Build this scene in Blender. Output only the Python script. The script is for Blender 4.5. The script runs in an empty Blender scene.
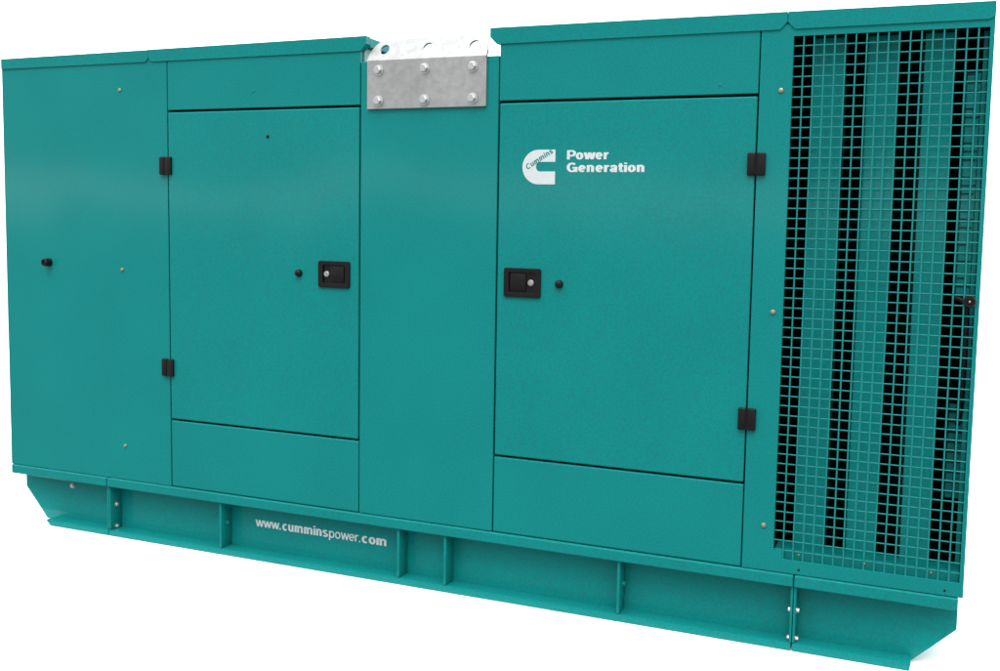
import bpy, bmesh, math, random
from mathutils import Vector, Matrix
C = bpy.context.scene
col = C.collection

# ------------------------------------------------------------------ camera
cam_d = bpy.data.cameras.new("camera")
cam = bpy.data.objects.new("camera", cam_d); col.objects.link(cam)
cam_d.sensor_width = 36.0; cam_d.sensor_fit = 'HORIZONTAL'
cam_d.lens = 0.9912 * 36.0
cam_d.shift_x = -0.0752; cam_d.shift_y = -0.0202
cam_d.clip_start = 0.05; cam_d.clip_end = 2000
r_ = Vector((0.93351, 0.35784, 0.02252)); d_ = Vector((0.05096, -0.07025, -0.99623)); f_ = Vector((-0.35491, 0.93114, -0.08381))
m = Matrix((r_, -d_, -f_)).transposed().to_4x4()
m.translation = Vector((0.60026, -3.78285, 1.59655))
cam.matrix_world = m
C.camera = cam

# ------------------------------------------------------------------ sky: white overcast, each side shaped for panel reflections and floor brightness
world = bpy.data.worlds.new("World"); C.world = world; world.use_nodes = True
nt = world.node_tree; nt.nodes.clear()
out = nt.nodes.new("ShaderNodeOutputWorld"); bg = nt.nodes.new("ShaderNodeBackground")
tc = nt.nodes.new("ShaderNodeTexCoord"); sep = nt.nodes.new("ShaderNodeSeparateXYZ")
nt.links.new(tc.outputs["Generated"], sep.inputs[0])
SKY = 4.0
zmap = nt.nodes.new("ShaderNodeMapRange"); zmap.inputs[1].default_value = -1; zmap.inputs[2].default_value = 1
def sky_ramp(stops):
    rp = nt.nodes.new("ShaderNodeValToRGB"); cr = rp.color_ramp
    while len(cr.elements) < len(stops): cr.elements.new(.5)
    for e, (z, v) in zip(cr.elements, stops):
        e.position = (z + 1) / 2; e.color = (v / SKY, v / SKY, v / SKY, 1)
    nt.links.new(zmap.outputs[0], rp.inputs[0]); return rp.outputs[0]
# a little unevenness so the horizon line of the yard is not ruler-straight
wob = nt.nodes.new("ShaderNodeTexNoise"); wob.inputs["Scale"].default_value = 11; wob.inputs["Detail"].default_value = 4
nt.links.new(tc.outputs["Generated"], wob.inputs["Vector"])
wm = nt.nodes.new("ShaderNodeMapRange"); wm.inputs[3].default_value = -.06; wm.inputs[4].default_value = .06
nt.links.new(wob.outputs["Fac"], wm.inputs[0])
za = nt.nodes.new("ShaderNodeMath"); za.operation = 'ADD'
nt.links.new(sep.outputs["Z"], za.inputs[0]); nt.links.new(wm.outputs[0], za.inputs[1]); nt.links.new(za.outputs[0], zmap.inputs[0])
white_side = sky_ramp([(-1, 1.3), (-.08, 2.0), (.1, 2.7), (1, 4.0)])
yard_side = sky_ramp([(-1, .42), (-.03, .60), (.012, .95), (.026, 2.9), (.046, 2.9), (.062, .85), (.30, .65), (.55, 2.6), (1, 4.0)])
side = nt.nodes.new("ShaderNodeMapRange"); side.interpolation_type = 'SMOOTHSTEP'
side.inputs[1].default_value = 0.05; side.inputs[2].default_value = -.25
nt.links.new(sep.outputs["Y"], side.inputs[0])
wmix = nt.nodes.new("ShaderNodeMix"); wmix.data_type = 'RGBA'
nt.links.new(side.outputs[0], wmix.inputs[0]); nt.links.new(white_side, wmix.inputs[6]); nt.links.new(yard_side, wmix.inputs[7])
nt.links.new(wmix.outputs[2], bg.inputs[0]); bg.inputs[1].default_value = SKY
nt.links.new(bg.outputs[0], out.inputs[0])

# ------------------------------------------------------------------ soft overcast sun
sun_d = bpy.data.lights.new("sun", 'SUN'); sun_d.energy = 1.2; sun_d.angle = math.radians(20); sun_d.color = (1, .97, .93)
sun = bpy.data.objects.new("sun", sun_d); col.objects.link(sun)
sun.rotation_euler = Vector((-0.12, 0.75, -1.25)).to_track_quat('-Z', 'Y').to_euler()
sun.location = (-2, -4, 8)

vs = C.view_settings
vs.view_transform = 'Standard'; vs.look = 'None'; vs.exposure = 0.0; vs.gamma = 1.0

# ------------------------------------------------------------------ materials
def new_mat(name):
    mt = bpy.data.materials.new(name); mt.use_nodes = True
    return mt, mt.node_tree, mt.node_tree.nodes["Principled BSDF"]

def paint(name, c, rough=0.3, spec=0.2, metal=0.0, mott=0.07, scale=150, bump=0.0, big=0.04, bdist=0.002, lohi=None, rvar=.06):
    mt, t, b = new_mat(name)
    g = t.nodes.new("ShaderNodeTexCoord")
    n1 = t.nodes.new("ShaderNodeTexNoise"); n1.inputs["Scale"].default_value = scale; n1.inputs["Detail"].default_value = 3
    n2 = t.nodes.new("ShaderNodeTexNoise"); n2.inputs["Scale"].default_value = 2.3; n2.inputs["Detail"].default_value = 5
    for n in (n1, n2): t.links.new(g.outputs["Object"], n.inputs["Vector"])
    def mix(fac_out, a, bcol):
        mx = t.nodes.new("ShaderNodeMix"); mx.data_type = 'RGBA'
        t.links.new(fac_out, mx.inputs[0])
        for k, v in ((6, a), (7, bcol)):
            if isinstance(v, tuple): mx.inputs[k].default_value = v
            else: t.links.new(v, mx.inputs[k])
        return mx.outputs[2]
    lo = tuple(x * (1 - mott * 2) for x in c) + (1,); hi = tuple(x * (1 + mott * 2) for x in c) + (1,)
    if lohi: lo, hi = lohi[0] + (1,), lohi[1] + (1,)
    ct = t.nodes.new("ShaderNodeMapRange"); ct.inputs[1].default_value = .33; ct.inputs[2].default_value = .67
    t.links.new(n1.outputs["Fac"], ct.inputs[0])
    o1 = mix(ct.outputs[0], lo, hi)
    hs = t.nodes.new("ShaderNodeHueSaturation"); t.links.new(o1, hs.inputs["Color"])
    mr = t.nodes.new("ShaderNodeMapRange"); mr.inputs[1].default_value = .3; mr.inputs[2].default_value = .7
    mr.inputs[3].default_value = 1 - big; mr.inputs[4].default_value = 1 + big
    t.links.new(n2.outputs["Fac"], mr.inputs[0]); t.links.new(mr.outputs[0], hs.inputs["Value"])
    t.links.new(hs.outputs[0], b.inputs["Base Color"])
    rr = t.nodes.new("ShaderNodeMapRange"); rr.inputs[3].default_value = max(.02, rough - rvar); rr.inputs[4].default_value = rough + rvar
    t.links.new(n2.outputs["Fac"], rr.inputs[0]); t.links.new(rr.outputs[0], b.inputs["Roughness"])
    b.inputs["Metallic"].default_value = metal
    b.inputs["Specular IOR Level"].default_value = spec
    if bump:
        bp = t.nodes.new("ShaderNodeBump"); bp.inputs["Strength"].default_value = bump; bp.inputs["Distance"].default_value = bdist
        n3 = t.nodes.new("ShaderNodeTexNoise"); n3.inputs["Scale"].default_value = 420; n3.inputs["Detail"].default_value = 2
        t.links.new(g.outputs["Object"], n3.inputs["Vector"])
        t.links.new(n3.outputs["Fac"], bp.inputs["Height"]); t.links.new(bp.outputs[0], b.inputs["Normal"])
    return mt

TEAL = paint("teal_paint", (0.0015, 0.150, 0.143), rough=0.10, spec=0.11, scale=125, lohi=((0.0085, 0.160, 0.153), (0.0005, 0.210, 0.204)), rvar=.02)
WIRE = paint("wire_lighter_teal", (0.010, 0.205, 0.197), rough=0.3, spec=0.15, mott=.04)  # a lighter version of the teal, for the mesh wires
BLACK = paint("black_plastic", (0.005, 0.005, 0.0055), rough=0.42, spec=0.2, mott=.1)
DARK = paint("near_black", (0.006, 0.008, 0.008), rough=0.8, spec=0.1, mott=.1, bump=0)
ZINC = paint("galvanised_steel", (0.325, 0.335, 0.335), rough=0.45, spec=0.4, metal=0.65, mott=.045, scale=38, big=.10)
CHROME = paint("plated_steel", (0.50, 0.51, 0.51), rough=0.3, spec=0.5, metal=0.8, mott=.03, bump=0)
BRASS = paint("passivated_screw", (0.34, 0.29, 0.20), rough=0.35, spec=0.5, metal=0.7, mott=.05, bump=0)
PALE = paint("overexposed_teal", (0.28, 0.38, 0.37), rough=0.4, spec=0.2, mott=.06)  # teal paled for the slot walls, overexposure put into the colour
WHITE = paint("white_vinyl", (0.52, 0.58, 0.585), rough=0.5, spec=0.1, mott=.02, bump=0, big=.02)
GROUND = paint("white_floor", (0.92, 0.92, 0.92), rough=0.9, spec=0.05, mott=.01, bump=0, big=.01)

# ------------------------------------------------------------------ helpers
ROOT_LOC = Vector((-1.68, 0.77, 0.0))
root = bpy.data.objects.new("generator_set", None); col.objects.link(root)
root.location = ROOT_LOC; root.empty_display_size = .3
root["label"] = "long teal green enclosed diesel generator set with two doors, wire mesh grille and skid base"
root["category"] = "generator"
PINV = Matrix.Translation(-ROOT_LOC)

def obj(name, bm, mat, parent, label=None, smooth=None):
    bmesh.ops.recalc_face_normals(bm, faces=bm.faces)
    me = bpy.data.meshes.new(name); bm.to_mesh(me); bm.free()
    me.materials.append(mat)
    for p in me.polygons: p.use_smooth = True
    if smooth is None:
        ext = [max(v.co[k] for v in me.vertices) - min(v.co[k] for v in me.vertices) for k in range(3)]
        smooth = 9 if max(ext) > .3 else 32
    me.set_sharp_from_angle(angle=math.radians(smooth))
    o = bpy.data.objects.new(name, me); col.objects.link(o)
    if parent is not None:
        o.parent = parent
        if parent is root: o.matrix_parent_inverse = PINV
    if label: o["label"] = label
    return o

def box(bm, x0, x1, y0, y1, z0, z1, bev=0.0, seg=2):
    r = bmesh.ops.create_cube(bm, size=1.0)
    vs_ = r["verts"]
    for v in vs_:
        v.co = Vector(((x0 + x1) / 2 + v.co.x * (x1 - x0), (y0 + y1) / 2 + v.co.y * (y1 - y0), (z0 + z1) / 2 + v.co.z * (z1 - z0)))
    if bev:
        es = list({e for v in vs_ for e in v.link_edges})
        bmesh.ops.bevel(bm, geom=es, offset=bev, segments=seg, profile=.5, affect='EDGES')
    return bm

def cyl(bm, p0, p1, r0, r1=None, n=24):
    p0, p1 = Vector(p0), Vector(p1); r1 = r0 if r1 is None else r1
    q = (p1 - p0).to_track_quat('Z', 'Y')
    rings = []
    for p, r in ((p0, r0), (p1, r1)):
        rings.append([bm.verts.new(p + q @ Vector((r * math.cos(2 * math.pi * k / n), r * math.sin(2 * math.pi * k / n), 0))) for k in range(n)])
    for k in range(n): bm.faces.new((rings[0][k], rings[0][(k + 1) % n], rings[1][(k + 1) % n], rings[1][k]))
    bm.faces.new(rings[0][::-1]); bm.faces.new(rings[1])
    return bm

def lathe(bm, base, axis, prof, n=24):
    """prof: (radius, distance along axis) pairs"""
    q = Vector(axis).to_track_quat('Z', 'Y'); base = Vector(base)
    prev = None; first = None
    for r, h in prof:
        ring = [bm.verts.new(base + q @ Vector((r * math.cos(2 * math.pi * k / n), r * math.sin(2 * math.pi * k / n), h))) for k in range(n)]
        if prev:
            for k in range(n): bm.faces.new((prev[k], prev[(k + 1) % n], ring[(k + 1) % n], ring[k]))
        else: first = ring
        prev = ring
    bm.faces.new(prev); bm.faces.new(first[::-1])
    return bm

def plate(bm, loops, y0, y1):
    """flat sheet in the XZ plane: loops[0] the outline, the others holes; front at y0, back at y1"""
    b2 = bmesh.new(); es = []
    for lp in loops:
        vv = [b2.verts.new((x, y0, z)) for x, z in lp]
        es += [b2.edges.new((vv[k], vv[(k + 1) % len(vv)])) for k in range(len(vv))]
    bmesh.ops.triangle_fill(b2, use_beauty=True, use_dissolve=True, edges=es)
    r = bmesh.ops.extrude_face_region(b2, geom=list(b2.faces))
    for g in r["geom"]:
        if isinstance(g, bmesh.types.BMVert): g.co.y = y1
    bmesh.ops.recalc_face_normals(b2, faces=b2.faces)
    tmp = bpy.data.meshes.new("tmp"); b2.to_mesh(tmp); b2.free(); bm.from_mesh(tmp); bpy.data.meshes.remove(tmp)
    return bm

def arc(cx, cz, rx, rz, a0, a1, n=10):
    return [(cx + rx * math.cos(math.radians(a0 + (a1 - a0) * k / n)), cz + rz * math.sin(math.radians(a0 + (a1 - a0) * k / n))) for k in range(n + 1)]

def nb(): return bmesh.new()

# ------------------------------------------------------------------ key lines (metres)
L0, L1, L2, L3, L4, L5 = -4.032, -2.9516, -1.874, -1.2022, -0.1223, 0.6895
ZB, ZC, ZT = 0.303, 2.3625, 2.423          # wall bottom, skirt bottom of the roof, roof top
DT, DB = 2.127, 0.6355                     # door top and bottom
LEDGE = 2.317
DEP = 1.56
G = 0.0025                                 # half a seam

# ------------------------------------------------------------------ setting
bm = nb(); box(bm, -12, 9, -0.06, 16, -0.02, 0.0)
g = obj("ground", bm, GROUND, None); g["kind"] = "structure"

# ------------------------------------------------------------------ enclosure body (core behind the panels, coloured dark as the shade of their gaps)
bm = nb()
box(bm, L0 + .016, L2 - .005, .030, DEP - .02, .304, 2.40)
box(bm, L2 - .004, L3 + .004, .030, DEP - .02, .304, LEDGE - .012)
box(bm, L3 + .005, -0.030, .030, DEP - .02, .304, 2.40)
obj("inner_core", bm, DARK, root, "dark core, coloured to give the shade in the panel gaps")
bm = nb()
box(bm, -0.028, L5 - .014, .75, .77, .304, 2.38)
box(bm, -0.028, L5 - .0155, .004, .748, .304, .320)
box(bm, -0.028, L5 - .0155, .012, .072, 2.3380, 2.3595)  # header box added to shade the top rows of the baffles
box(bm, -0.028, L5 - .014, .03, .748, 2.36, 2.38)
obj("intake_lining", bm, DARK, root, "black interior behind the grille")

bm = nb()
box(bm, L5 - .0150, L5, .0035, DEP, .3012, ZC + .03, .002)          # right end wall
box(bm, L0, L0 + .012, .027, DEP, .3012, ZC + .03, .002)           # left end wall
box(bm, L0 + .013, L5 - .013, DEP - .018, DEP - .001, ZB, LEDGE)  # back wall
obj("end_wall", bm, TEAL, root)

# panels
def panel(name, x0, x1, z0, z1, y0=0.0, y1=.026, parent=root, label=None, bev=.003):
    b = nb(); box(b, x0, x1, y0, y1, z0, z1, bev, 3)
    return obj(name, b, TEAL, parent, label)

panel("side_panel", L0, L1 - G, .3017, ZC + .02)
panel("upper_panel", L1 + G, L2 - G, DT + .005, ZC + .02)
panel("lower_panel", L1 + G, L2 - G, ZB, DB - .004, bev=.006)
panel("centre_panel", L2 + G, L3 - G, ZB, LEDGE)
panel("upper_panel", L3 + G, L4 - G, DT + .005, ZC + .02)
panel("lower_panel", L3 + G, L4 - G, ZB, DB - .004, bev=.006)

# roof covers: a front skirt, a slab and a back skirt in one sheet
def roof(x0, x1, lz, rz, skirt, ztop):
    b = nb()
    plate(b, [skirt], -.006, .028)
    box(b, lz, rz, .0285, DEP + .003, ztop - .040, ztop - .001)
    box(b, lz, rz, DEP + .0035, DEP + .03, ZC, ztop - .001)
    o = obj("roof_cover", b, TEAL, root)
    for p in o.data.polygons: p.use_smooth = False
    bv = o.modifiers.new("soft_edge", 'BEVEL'); bv.width = .001; bv.segments = 2; bv.limit_method = 'ANGLE'; bv.angle_limit = math.radians(40)
    return o
def skirt(x0, x1, zt0, zt1, cl, cr_):
    """outline with a cut or rounded lower corner at either end: ('c', size) chamfer, ('r', size) radius"""
    pts = [(x0, zt0)]
    k, s = cl
    if k == 'c': pts += [(x0, ZC + s), (x0 + s, ZC)]
    elif k == 'r': pts += arc(x0 + s, ZC + s, s, s, 180, 270, 6)
    else: pts += [(x0, ZC)]
    k, s = cr_
    if k == 'c': pts += [(x1 - s, ZC), (x1, ZC + s)]
    elif k == 'r': pts += arc(x1 - s, ZC + s, s, s, 270, 360, 6)
    else: pts += [(x1, ZC)]
    pts += [(x1, zt1)]
    return pts
roof(0, 0, L0, -3.0626, skirt(L0 + .004, -3.0632, 2.414, 2.419, ('n', 0), ('r', .022)), 2.417)
roof(0, 0, -3.0624, -1.8425, skirt(-3.0614, -1.8425, 2.420, 2.427, ('r', .03), ('c', .030)), 2.424)
roof(0, 0, -1.2445, -0.0234, skirt(-1.2445, -0.0240, 2.430, 2.427, ('c', .030), ('c', .027)), 2.428)
roof(0, 0, -0.0232, L5 + .001, skirt(-0.0222, L5 - .001, 2.427, 2.424, ('c', .027), ('r', .024)), 2.425)

# slot between the two roofs: inner walls in overexposed teal
for x0, x1 in ((L2 - .004, L2 + .004), (L3 - .004, L3 + .004)):
    b = nb(); box(b, x0, x1, .0275, DEP - .03, LEDGE + .001, 2.382)
    obj("slot_wall", b, PALE, root)
b = nb(); box(b, L2 + .005, L3 - .005, .0275, DEP - .02, LEDGE - .010, LEDGE - .002)
obj("slot_floor", b, TEAL, root)

# ------------------------------------------------------------------ doors
XHT = .735                                  # x-height in cap heights
def el(cx, cy, rx, ry, a0, a1, n=18): return arc(cx, cy, rx, ry, a0, a1, n)
def glyph(ch, w, h):
    """centre lines of a grotesque letter, cap height 1; w, h = thickness of uprights and of level strokes; returns strokes, advance"""
    a, b = w / 2, h / 2; X = XHT; e = .02
    if ch == 'P': return [[(a, 0), (a, 1)], [(a, 1 - b), (.42, 1 - b)] + el(.42, .70 - b / 2, .70 - .42 - a * .6, .30 - b / 2, 90, -90) + [(a, .40)]], .74
    if ch == 'G': return [el(.42, .5, .42 - a, .5 - b + e, 42, 330, 26), [(.46, .46), (.84, .46)], [(.84 - a * .8, 0), (.84 - a * .8, .46 + b)]], .92
    if ch == 'o': return [el(.30, X / 2, .31 - a, X / 2 - b + e, 0, 360, 28)], .68
    if ch == 'e': return [el(.30, X / 2, .30 - a, X / 2 - b + e, 0, 318, 26), [(a, X / 2), (.60 - a * .6, X / 2)]], .67
    if ch == 'c': return [el(.30, X / 2, .30 - a, X / 2 - b + e, 48, 312, 24)], .64
    if ch == 'r': return [[(a, 0), (a, X)], [(a, X * .50)] + el(.39, X * .50, .39 - a, X * .50 - b + .01, 165, 88, 8)], .46
    if ch == 'n': return [[(a, 0), (a, X)], el(.29, X - .29 + b / 2, .29 - a, .29 - b * 1.2, 180, 0, 14) + [(.58 - a, 0)]], .68
    if ch == 'h': return [[(a, 0), (a, 1)], el(.29, X - .29, .29 - a, .29 - b, 180, 0, 14) + [(.58 - a, 0)]], .68
    if ch == 'm': return [[(a, 0), (a, X)], el(.24, X - .26 + b / 2, .24 - a * .8, .26 - b * 1.2, 180, 0, 14) + [(.48 - a * .8, 0)], el(.64, X - .26 + b / 2, .24 - a * .8, .26 - b * 1.2, 180, 0, 14) + [(.88 - a * .8, 0)]], 1.02
    if ch == 'u': return [[(.58 - a, 0), (.58 - a, X)], [(a, X)] + el(.29, .29 - b / 2, .29 - a, .29 - b * 1.2, 180, 360, 14)], .68
    if ch == 'i': return [[(a, 0), (a, X)], [(a, .85), (a, 1.0)]], .29
    if ch == 't': return [[(.16, .93), (.16, .17)] + el(.16 + .14, .17, .14, .17 - b, 180, 270, 6) + [(.37, b)], [(0, X - b), (.37, X - b)]], .43
    if ch == 'a': return [[(.03 + a * .4, X * .70)] + el(.28, X * .68, .25 - a * .6, X * .32 - b + e, 165, 0, 14) + [(.54 - a * .9, .10), (.60 - a * .7, 0)],
                          [(.54 - a, X * .55), (.30, X * .50)] + el(.22, X * .26, .22 - a, X * .245 - b * .7, 90, 270, 12) + [(.34, b), (.54 - a, X * .24)]], .66
    if ch == 's': return [el(.27, X * .735, .25 - a * .8, X * .265 - b + e, 25, 215, 14) + el(.28, X * .265, .27 - a * .8, X * .265 - b + e, 55, -160, 16)], .61
    if ch == 'p': return [[(a, -.27), (a, X)], el(.32, X / 2, .30 - a, X / 2 - b + e, 0, 360, 28)], .69
    if ch == 'w': return [[(a * .6, X), (.24, 0)], [(.24, 0), (.44, X)], [(.44, X), (.64, 0)], [(.64, 0), (.88 - a * .6, X)]], .90
    if ch == 'C': return [el(.42, .5, .42 - a, .5 - b + e, 46, 314, 26)], .86
    if ch == '.': return [[(a, 0), (a, w * 1.02)]], .15 + w
    return [], .3

def letter_bm(bm, s, x0, x1, zbase, cap, y, w=.2, h=.165, rot=0.0, shear=0.0, gap=0.0, t=.0005):
    """lettering laid on a sheet: each stroke a thin ribbon, fitted between x0 and x1, cap = cap height in metres"""
    strokes = []; cur = 0.0; right = 0.0
    for ch in s:
        st, adv = glyph(ch, w, h)
        for q in st:
            strokes.append([(cur + px, pz) for px, pz in q]); right = max([right] + [cur + px + w / 2 for px, _ in q])
        cur += adv + gap
    sx = (x1 - x0) / right; sz = cap
    cr_, sr = math.cos(math.radians(rot)), math.sin(math.radians(rot))
    for si, q in enumerate(strokes):
        closed = math.hypot(q[0][0] - q[-1][0], q[0][1] - q[-1][1]) < 1e-4
        if closed: q = q[:-1]
        n = len(q); L = []; R = []
        for k in range(n):
            p = q[k]
            a_ = q[(k - 1) % n] if (closed or k) else p; b_ = q[(k + 1) % n] if (closed or k < n - 1) else p
            dx, dz = b_[0] - a_[0], b_[1] - a_[1]; l = math.hypot(dx, dz) or 1; dx /= l; dz /= l
            wd = (w * dz * dz + h * dx * dx) / 2
            L.append((p[0] - dz * wd, p[1] + dx * wd)); R.append((p[0] + dz * wd, p[1] - dx * wd))
        if n == 2 and abs(q[0][0] - q[1][0]) > .05 and abs(q[0][1] - q[1][1]) > .3:   # diagonals end level
            hw = w * .54
            L = [(q[0][0] - hw, q[0][1]), (q[1][0] - hw, q[1][1])]; R = [(q[0][0] + hw, q[0][1]), (q[1][0] + hw, q[1][1])]
        yy = y - .00004 * (si % 7)
        def V(p, yv):
            px, pz = p[0] * sx, p[1] * sz; px += pz * shear
            return bm.verts.new((x0 + px * cr_ - pz * sr, yv, zbase + px * sr + pz * cr_))
        lf = [V(p, yy) for p in L]; rf = [V(p, yy) for p in R]; lb = [V(p, y + t) for p in L]; rb = [V(p, y + t) for p in R]
        for k in range(n if closed else n - 1):
            k2 = (k + 1) % n
            bm.faces.new((lf[k], lf[k2], rf[k2], rf[k])); bm.faces.new((lb[k], rb[k], rb[k2], lb[k2]))
            bm.faces.new((lf[k], lb[k], lb[k2], lf[k2])); bm.faces.new((rf[k], rf[k2], rb[k2], rb[k]))
        if not closed:
            bm.faces.new((lf[0], rf[0], rb[0], lb[0])); bm.faces.new((lf[-1], lb[-1], rb[-1], rf[-1]))

def hinge(parent, xs, zc):
    b = nb()
    box(b, xs - .034, xs - .0035, -.017, -.0005, zc - .043, zc + .043, .005, 3)
    box(b, xs + .0035, xs + .035, -.017, -.0005, zc - .043, zc + .043, .005, 3)
    cyl(b, (xs, -.007, zc - .041), (xs, -.007, zc + .041), .0075)
    obj("hinge", b, BLACK, parent)

def rrect(x0, x1, z0, z1, r):
    return arc(x1 - r, z1 - r, r, r, 0, 90, 5) + arc(x0 + r, z1 - r, r, r, 90, 180, 5) + arc(x0 + r, z0 + r, r, r, 180, 270, 5) + arc(x1 - r, z0 + r, r, r, 270, 360, 5)

def latch(parent, x0, x1, z0, z1, flip):
    """black recessed paddle latch; flip=1 puts the lock on the left"""
    w = x1 - x0
    X = (lambda f: x0 + f * w) if flip == 1 else (lambda f: x1 - f * w)
    rx = sorted((X(.15), X(.86)))
    b = nb()
    plate(b, [rrect(x0, x1, z0, z1, .010), rrect(rx[0], rx[1], z0 + .020, z1 - .018, .006)[::-1]], -.011, -.0005)
    o = obj("latch_frame", b, BLACK, parent)
    for p in o.data.polygons: p.use_smooth = False
    bv = o.modifiers.new("soft_edge", 'BEVEL'); bv.width = .0022; bv.segments = 2; bv.limit_method = 'ANGLE'
    b = nb(); box(b, rx[0] - .003, rx[1] + .003, -.0025, -.0006, z0 + .017, z1 - .015)
    obj("latch_recess", b, BLACK, parent)
    p = sorted((X(.40), X(.82)))
    b = nb(); box(b, p[0], p[1], -.0085, -.003, z0 + .027, z1 - .023, .002, 2)
    obj("latch_paddle", b, BLACK, parent)
    b = nb(); lathe(b, (X(.265), -.0026, (z0 + z1) / 2 + .001), (0, -1, 0), [(.0135, 0), (.0135, .006), (.011, .009), (.004, .0095)])
    obj("lock_cylinder", b, ZINC, parent)

def stud(name, parent, x, z, r, h, mat, y=0.0):
    b = nb(); lathe(b, (x, y - .0003, z), (0, -1, 0), [(r, 0), (r, h * .45), (r * .86, h * .75), (r * .55, h * .95), (r * .2, h)], 20)
    return obj(name, b, mat, parent)

def door(x0, x1, z0, z1, label):
    b = nb(); box(b, x0, x1, -.002, .026, z0, z1, .006, 3)
    return obj("door", b, TEAL, root, label)

# left door
d1 = door(L1 + .004, L2 - .0055, DB + .005, DT - .0055, "plain door with hinges on its left edge")
for z in (1.868, .8925): hinge(d1, -2.9585, z)
latch(d1, -2.0875, -1.9215, 1.321, 1.441, 1)
stud("rubber_stop", d1, -2.195, 1.381, .017, .020, BLACK, -.002)
stud("hole_mark", d1, -2.367, 2.000, .008, .004, BLACK, -.002)  # black dot for the dark of a small hole
# right door
d2 = door(L3 + .0055, L4 - .004, DB + .005, DT - .0055, "door with white logo and lettering, hinges on its right edge")
for z in (1.867, .891): hinge(d2, -0.1200, z)
latch(d2, -1.1625, -.9955, 1.319, 1.441, -1)
stud("rubber_stop", d2, -.9136, 1.3806, .017, .020, BLACK, -.002)

# logo: a block C, flat right side, round left side
YD = -.0027
cx0, cx1, z1_, z0_ = -1.0886, -.9428, 1.9290, 1.7880
zm = (z0_ + z1_) / 2
lp = [(cx1, z1_)] + arc(-1.016, zm, .0726, (z1_ - z0_) / 2, 90, 270, 22) + [(cx1, z0_), (cx1, 1.8405)]
lp += arc(-1.0115, 1.8600, .0165, .0195, 270, 90, 10) + [(cx1, 1.8795)]
b = nb(); plate(b, [lp], YD, YD + .0006)
logo = obj("logo", b, WHITE, d2, "white block letter C emblem")
b = nb(); letter_bm(b, "Cummins", -1.0660, -.9330, 1.8475, .0215, YD - .0007, w=.19, h=.16, rot=31.5, shear=.10, gap=.05)
obj("logo_lettering", b, TEAL, d2)
b = nb()
letter_bm(b, "Power", -.8918, -.7070, 1.8888, .0372, YD, w=.235, h=.18)
letter_bm(b, "Generation", -.8920, -.5625, 1.8383, .0372, YD, w=.235, h=.18)
obj("door_lettering", b, WHITE, d2)

# screws, plugs
for x, z in ((-3.2424, 2.2357), (-3.2445, 1.3605), (-3.243, .4763), (-.0385, 2.1400), (-.0365, 1.3098), (-.0402, .4807)):
    stud("screw", root, x, z, .0095 if x > -1 else .0085, .007, BRASS)
b = nb(); lathe(b, (-3.729, -.0003, 1.381), (0, -1, 0), [(.021, 0), (.021, .010), (.0195, .011), (.0195, .032), (.0165, .036), (.012, .036), (.010, .030)])
obj("rubber_plug", b, BLACK, root)
for x, z in ((-2.45, 2.207), (-.2713, 2.1675)):
    stud("rivet", root, x, z, .006, .0015, TEAL)

# ------------------------------------------------------------------ lifting plate: vertical face bolted on, top half bent back
b = nb()
PX0, PX1, PZ0, PZ1 = -1.8330, -1.2570, 2.1100, 2.3180
TI = math.radians(29); UL = .112
loops = [[(PX0, 0), (PX1, 0)] + arc(PX1 - .075, UL - .095, .075, .095, 0, 90, 8) + arc(PX0 + .075, UL - .095, .075, .095, 90, 180, 8)]
holes = [arc(hx, .057, .0225, .0255, 0, 360, 24)[:-1] for hx in (-1.762, -1.5490, -1.3275)]
b2 = nb(); plate(b2, loops + [h[::-1] for h in holes], 0, .010)
for v in b2.verts:                       # lean the upper sheet back about the bend line
    y, z = v.co.y, v.co.z
    v.co = Vector((v.co.x, -.0115 + y * math.cos(TI) + z * math.sin(TI), PZ1 + z * math.cos(TI) - y * math.sin(TI)))
tmp = bpy.data.meshes.new("tmp"); b2.to_mesh(tmp); b2.free(); b.from_mesh(tmp); bpy.data.meshes.remove(tmp)
box(b, PX0, PX1, -.0115, -.001, PZ0, PZ1, .0012, 2)
lift = obj("lifting_plate", b, ZINC, root, "galvanised steel lifting plate with three holes in its bent top")
for x in (-1.7745, -1.5470, -1.3190):
    for z in (2.2745, 2.1430):
        q = nb()
        lathe(q, (x, -.0117, z), (0, -1, 0), [(.0230, 0), (.0230, .0030), (.0205, .0036)], 24)
        lathe(q, (x, -.0150, z), (0, -1, 0), [(.0180, 0), (.0180, .0135), (.0155, .0165)], 6)
        obj("bolt", q, CHROME, lift)

# ------------------------------------------------------------------ grille at the right end
bm = nb()
GX0, GX1, GZ1, GZ0 = .0010, .6740, 2.3370, .3570
outer = [(L4 + G, ZB), (L5 - .0005, ZB), (L5 - .0005, ZC + .02), (L4 + G, ZC + .02)]
inner = [(GX0, GZ1), (GX1, GZ1), (GX1, GZ0), (.0345, GZ0), (.0345, .3885), (GX0, .3885)]
plate(bm, [outer, inner], 0.0, .0032)
box(bm, L4 + G, GX0 - .0005, .0034, .026, ZB, ZC + .02)
grille_panel = obj("grille_panel", bm, TEAL, root)
for p in grille_panel.data.polygons: p.use_smooth = False
bv = grille_panel.modifiers.new("soft_edge", 'BEVEL'); bv.width = .0012; bv.segments = 2; bv.limit_method = 'ANGLE'; bv.angle_limit = math.radians(40)

P = .0375
bm = nb()
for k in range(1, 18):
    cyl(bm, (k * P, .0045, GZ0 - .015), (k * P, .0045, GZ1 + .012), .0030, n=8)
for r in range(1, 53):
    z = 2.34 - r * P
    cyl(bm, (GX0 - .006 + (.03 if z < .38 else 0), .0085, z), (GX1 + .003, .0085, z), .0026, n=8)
obj("mesh_guard", bm, WIRE, root, "welded square wire mesh over the air intake", smooth=50)

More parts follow.
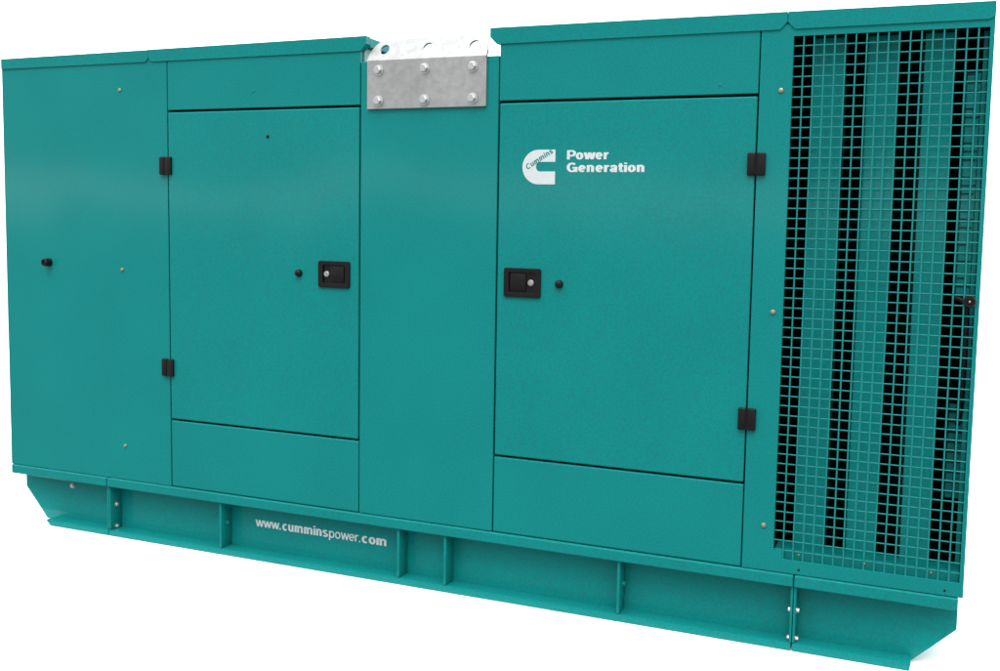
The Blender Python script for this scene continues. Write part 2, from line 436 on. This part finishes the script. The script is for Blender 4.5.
def baffle(x0, x1, y0, y1, z0, z1):
    q = nb(); box(q, x0, x1, y0, y1, z0, z1, .004, 2)
    return obj("baffle", q, TEAL, root)
for x0, x1 in ((.0660, .1785), (.2624, .3705), (.4600, .5620)):
    baffle(x0, x1, .075, .205, .37, 2.3585)
baffle(.6565, .6740, .075, .30, .37, 2.352)
# narrow dark strip left of the second and third baffle
for x0 in (.2624, .4603):
    q = nb(); box(q, x0 - .0085, x0 - .001, .09, .14, .37, 2.352)
    obj("baffle_strip", q, DARK, root)
# inside sill along the bottom, with its screws
q = nb(); box(q, .004, .672, .022, .030, .322, .3955); box(q, .004, .672, .0305, .10, .388, .3955)
sill = obj("intake_sill", q, TEAL, root)
for x in (.0948, .3397, .5761):
    stud("screw", sill, x, .3735, .0048, .003, BRASS, .022)
for x, z in ((.1002, .3225), (.6261, .3225)):
    stud("small_hole_mark", grille_panel, x, z, .0045, .002, BLACK)  # black dots painted in as the darkness of small holes

# slotted guard seen deep behind the last gap: teal sheet cut by dark slots
q = nb(); box(q, .604, .655, .100, .106, 1.40, 2.196)
guard = obj("radiator_guard", q, TEAL, root)
q = nb()
box(q, .6056, .6082, .0965, .0995, 1.40, 2.196); box(q, .6346, .6366, .0965, .0995, 1.40, 2.196)
z = 2.192; k = 0
while z > 1.42:
    if k % 3 == 0: box(q, .6082, .634, .0967, .0993, z - .0015, z + .0015)
    else: box(q, .6082, .6550 if k % 3 == 1 else .6500, .0967, .0993, z - .0015, z + .0015)
    z -= (.030, .030, .062)[k % 3]; k += 1
obj("slot_lines", q, DARK, guard)
q = nb()
box(q, .602, .674, .200, .206, .62, .98)
g2 = obj("radiator_guard", q, TEAL, root)
q = nb(); box(q, .6035, .6085, .1965, .1995, .62, .98); box(q, .634, .6385, .1965, .1995, .62, .98)
for k in range(9): box(q, .606, .668, .1965, .1995, .64 + k * .0385, .647 + k * .0385)
obj("slot_lines", q, DARK, g2)
# radiator core edge glimpsed behind the third gap
q = nb(); box(q, .4415, .4475, .26, .27, 1.30, 2.20)
for k in range(23): box(q, .4480, .4580, .26, .27, 1.32 + k * .038, 1.3225 + k * .038)
obj("radiator_fin", q, BLACK, root)

# black hose and plug at the right edge of the mesh
q = nb(); lathe(q, (.6565, .002, 1.381), (0, -1, 0), [(.022, 0), (.022, .012), (.019, .016), (.010, .016), (.008, .011)])
plug = obj("rubber_plug", q, BLACK, root)
stud("screw", plug, .6565, 1.381, .0045, .004, BRASS, -.010)
def tube(name, pts, r, mat, parent, label=None):
    q = nb(); n = 14; prev = None
    for i, p in enumerate(pts):
        p = Vector(p); t = (Vector(pts[min(i + 1, len(pts) - 1)]) - Vector(pts[max(i - 1, 0)])).normalized()
        e = t.cross(Vector((0, 1, 0)));  e = e.normalized() if e.length > .05 else t.cross(Vector((1, 0, 0))).normalized()
        f2 = t.cross(e)
        ring = [q.verts.new(p + r * (math.cos(2 * math.pi * k / n) * e + math.sin(2 * math.pi * k / n) * f2)) for k in range(n)]
        if prev:
            for k in range(n): q.faces.new((prev[k], prev[(k + 1) % n], ring[(k + 1) % n], ring[k]))
        prev = ring
    return obj(name, q, mat, parent, label, 50)
tube("hose", [(.600, .045, 1.392), (.620, .034, 1.388), (.638, .030, 1.378), (.648, .032, 1.355), (.650, .036, 1.30), (.650, .042, 1.15), (.648, .060, 1.02), (.640, .10, .92)], .010, BLACK, root)
# ------------------------------------------------------------------ skid base
WY = .075                                  # web set back under the lip
LIP0, LIP1 = .2560, .3005
FT = .0290                                 # foot flange
SA, SB = -3.3595, .0840                    # joints between the three skid lengths
XL, XR = -4.016, .6755
bm = nb()
web = [(XL, LIP0 + .02), (XL, .166), (-3.868, .012), (-3.862, FT - .002), (.520, FT - .002), (.523, .012), (XR, .155), (XR, LIP0 + .02)]
web = [(XL, LIP1 - .004), (XL, .166), (-3.868, .008), (.520, .008), (XR, .155), (XR, LIP1 - .004)]
plate(bm, [web], WY, WY + .008)
plate(bm, [web], DEP - WY - .008, DEP - WY)
# chamfered end plates closing the skid between the two webs, and the deck
def quad_slab(p, q_, t):
    (xa, za), (xb, zb) = p, q_
    d = Vector((xb - xa, 0, zb - za)); nrm = Vector((-d.z, 0, d.x)).normalized() * t
    vv = []
    for y in (WY + .0085, DEP - WY - .0085):
        for pp in (Vector((xa, y, za)), Vector((xb, y, zb)), Vector((xb, y, zb)) + nrm, Vector((xa, y, za)) + nrm): vv.append(bm.verts.new(pp))
    for f in ((0, 1, 2, 3), (7, 6, 5, 4), (0, 4, 5, 1), (1, 5, 6, 2), (2, 6, 7, 3), (3, 7, 4, 0)): bm.faces.new([vv[k] for k in f])
quad_slab((XL + .001, .166), (-3.868, .009), .008)
quad_slab((.520, .009), (XR - .001, .155), .008)
box(bm, XL, XL + .008, WY + .0085, DEP - WY - .0085, .175, LIP1 - .005)
box(bm, XR - .008, XR, WY + .0085, DEP - WY - .0085, .165, LIP1 - .005)
box(bm, -3.86, .515, WY + .0085, DEP - WY - .0085, .010, .018)
skid = obj("base_frame", bm, TEAL, root)

# top lips and foot flanges of the three skid lengths
def lip(x0, x1, rl=False):
    q = nb()
    if rl:
        plate(q, [[(x0, LIP1), (x0, LIP0)] + arc(x1 - .014, LIP0 + .014, .014, .014, 270, 360, 6) + [(x1, LIP1)]], -.013, -.001)
    else:
        box(q, x0, x1, -.013, -.001, LIP0, LIP1, 0)
    box(q, x0 - (.0125 if x0 < -4 else 0), x1, -.0008, WY - .0005, LIP1 - .008, LIP1 - .0002)
    o = obj("top_lip", q, TEAL, skid)
    for p in o.data.polygons: p.use_smooth = False
    bv = o.modifiers.new("soft_edge", 'BEVEL'); bv.width = .005; bv.segments = 3; bv.limit_method = 'ANGLE'
for a, b_, r in ((L0 + .0145, SA - .0025, False), (SA + .0025, SB - .0025, False), (SB + .0025, .6735, True)): lip(a, b_, r)
def foot(x0, x1, sl=0.0, sr=0.0):
    q = nb()
    plate(q, [[(x0, FT), (x0 + sl, 0.001), (x1 - sr, 0.001), (x1, FT)]], -.006, .002)
    plate(q, [[(x0, FT - .0002), (x0 + sl * .3, FT - .008), (x1 - sr * .3, FT - .008), (x1, FT - .0002)]], .0022, WY - .0005)
    o = obj("foot_flange", q, TEAL, skid)
    for p in o.data.polygons: p.use_smooth = False
    bv = o.modifiers.new("soft_edge", 'BEVEL'); bv.width = .0022; bv.segments = 2; bv.limit_method = 'ANGLE'
for a, b_, sl, sr in ((-3.787, SA - .0025, .031, 0), (SA + .0025, SB - .0025, 0, 0), (SB + .0025, .5225, 0, .005)): foot(a, b_, sl, sr)

def rib(x0, x1, bolts=()):
    q = nb(); box(q, x0, x1, .0005, WY - .001, FT + .001, LIP1 - .0085, .0015, 2)
    o = obj("rib", q, TEAL, skid)
    return o
rib(SA - .011, SA - .0012); rib(SA + .0012, SA + .009)
for x in (-2.656, -1.667, -1.431, -.6260): rib(x - .006, x + .006)
rib(SB - .0105, SB - .0015); rib(SB + .0015, SB + .0105)

def xbolt(x, z, y, s, mat=CHROME):
    q = nb()
    lathe(q, (x, y, z), (s, 0, 0), [(.0125, 0), (.0125, .002), (.0125, .0022)], 18)
    lathe(q, (x + s * .0024, y, z), (s, 0, 0), [(.0100, 0), (.0100, .007), (.0085, .009)], 6)
    obj("bolt", q, mat, skid)
for z in (.1525, .0395):
    xbolt(SB - .0107, z, .030, -1); xbolt(SB + .0107, z, .030, 1)
for z in (.1545, .0400): xbolt(SA + .0092, z, .040, 1)
for x in (-2.656, -.6260): xbolt(x + .0062, .148, .040, 1, TEAL)  # bolts added in place of small rib holes that show light
q = nb(); lathe(q, (-3.683, WY - .0002, .205), (0, -1, 0), [(.014, 0), (.014, .003), (.0105, .0032), (.0105, .010), (.008, .012)], 16)
obj("bolt", q, CHROME, skid)

# web lettering
q = nb(); YW = WY - .0007; hx = .0322; zb_ = .1385
capw = hx / XHT
letter_bm(q, "www.", -2.5047, -2.3590, zb_, capw, YW, w=.165, h=.14)
letter_bm(q, "cummins", -2.3500, -2.0900, zb_ - .0003, capw, YW, w=.215, h=.165)
letter_bm(q, "power.", -2.0850, -1.9130, zb_ - .0006, capw, YW, w=.135, h=.12)
letter_bm(q, "com", -1.9050, -1.7730, zb_ - .001, capw, YW, w=.215, h=.165)
obj("web_lettering", q, WHITE, skid)
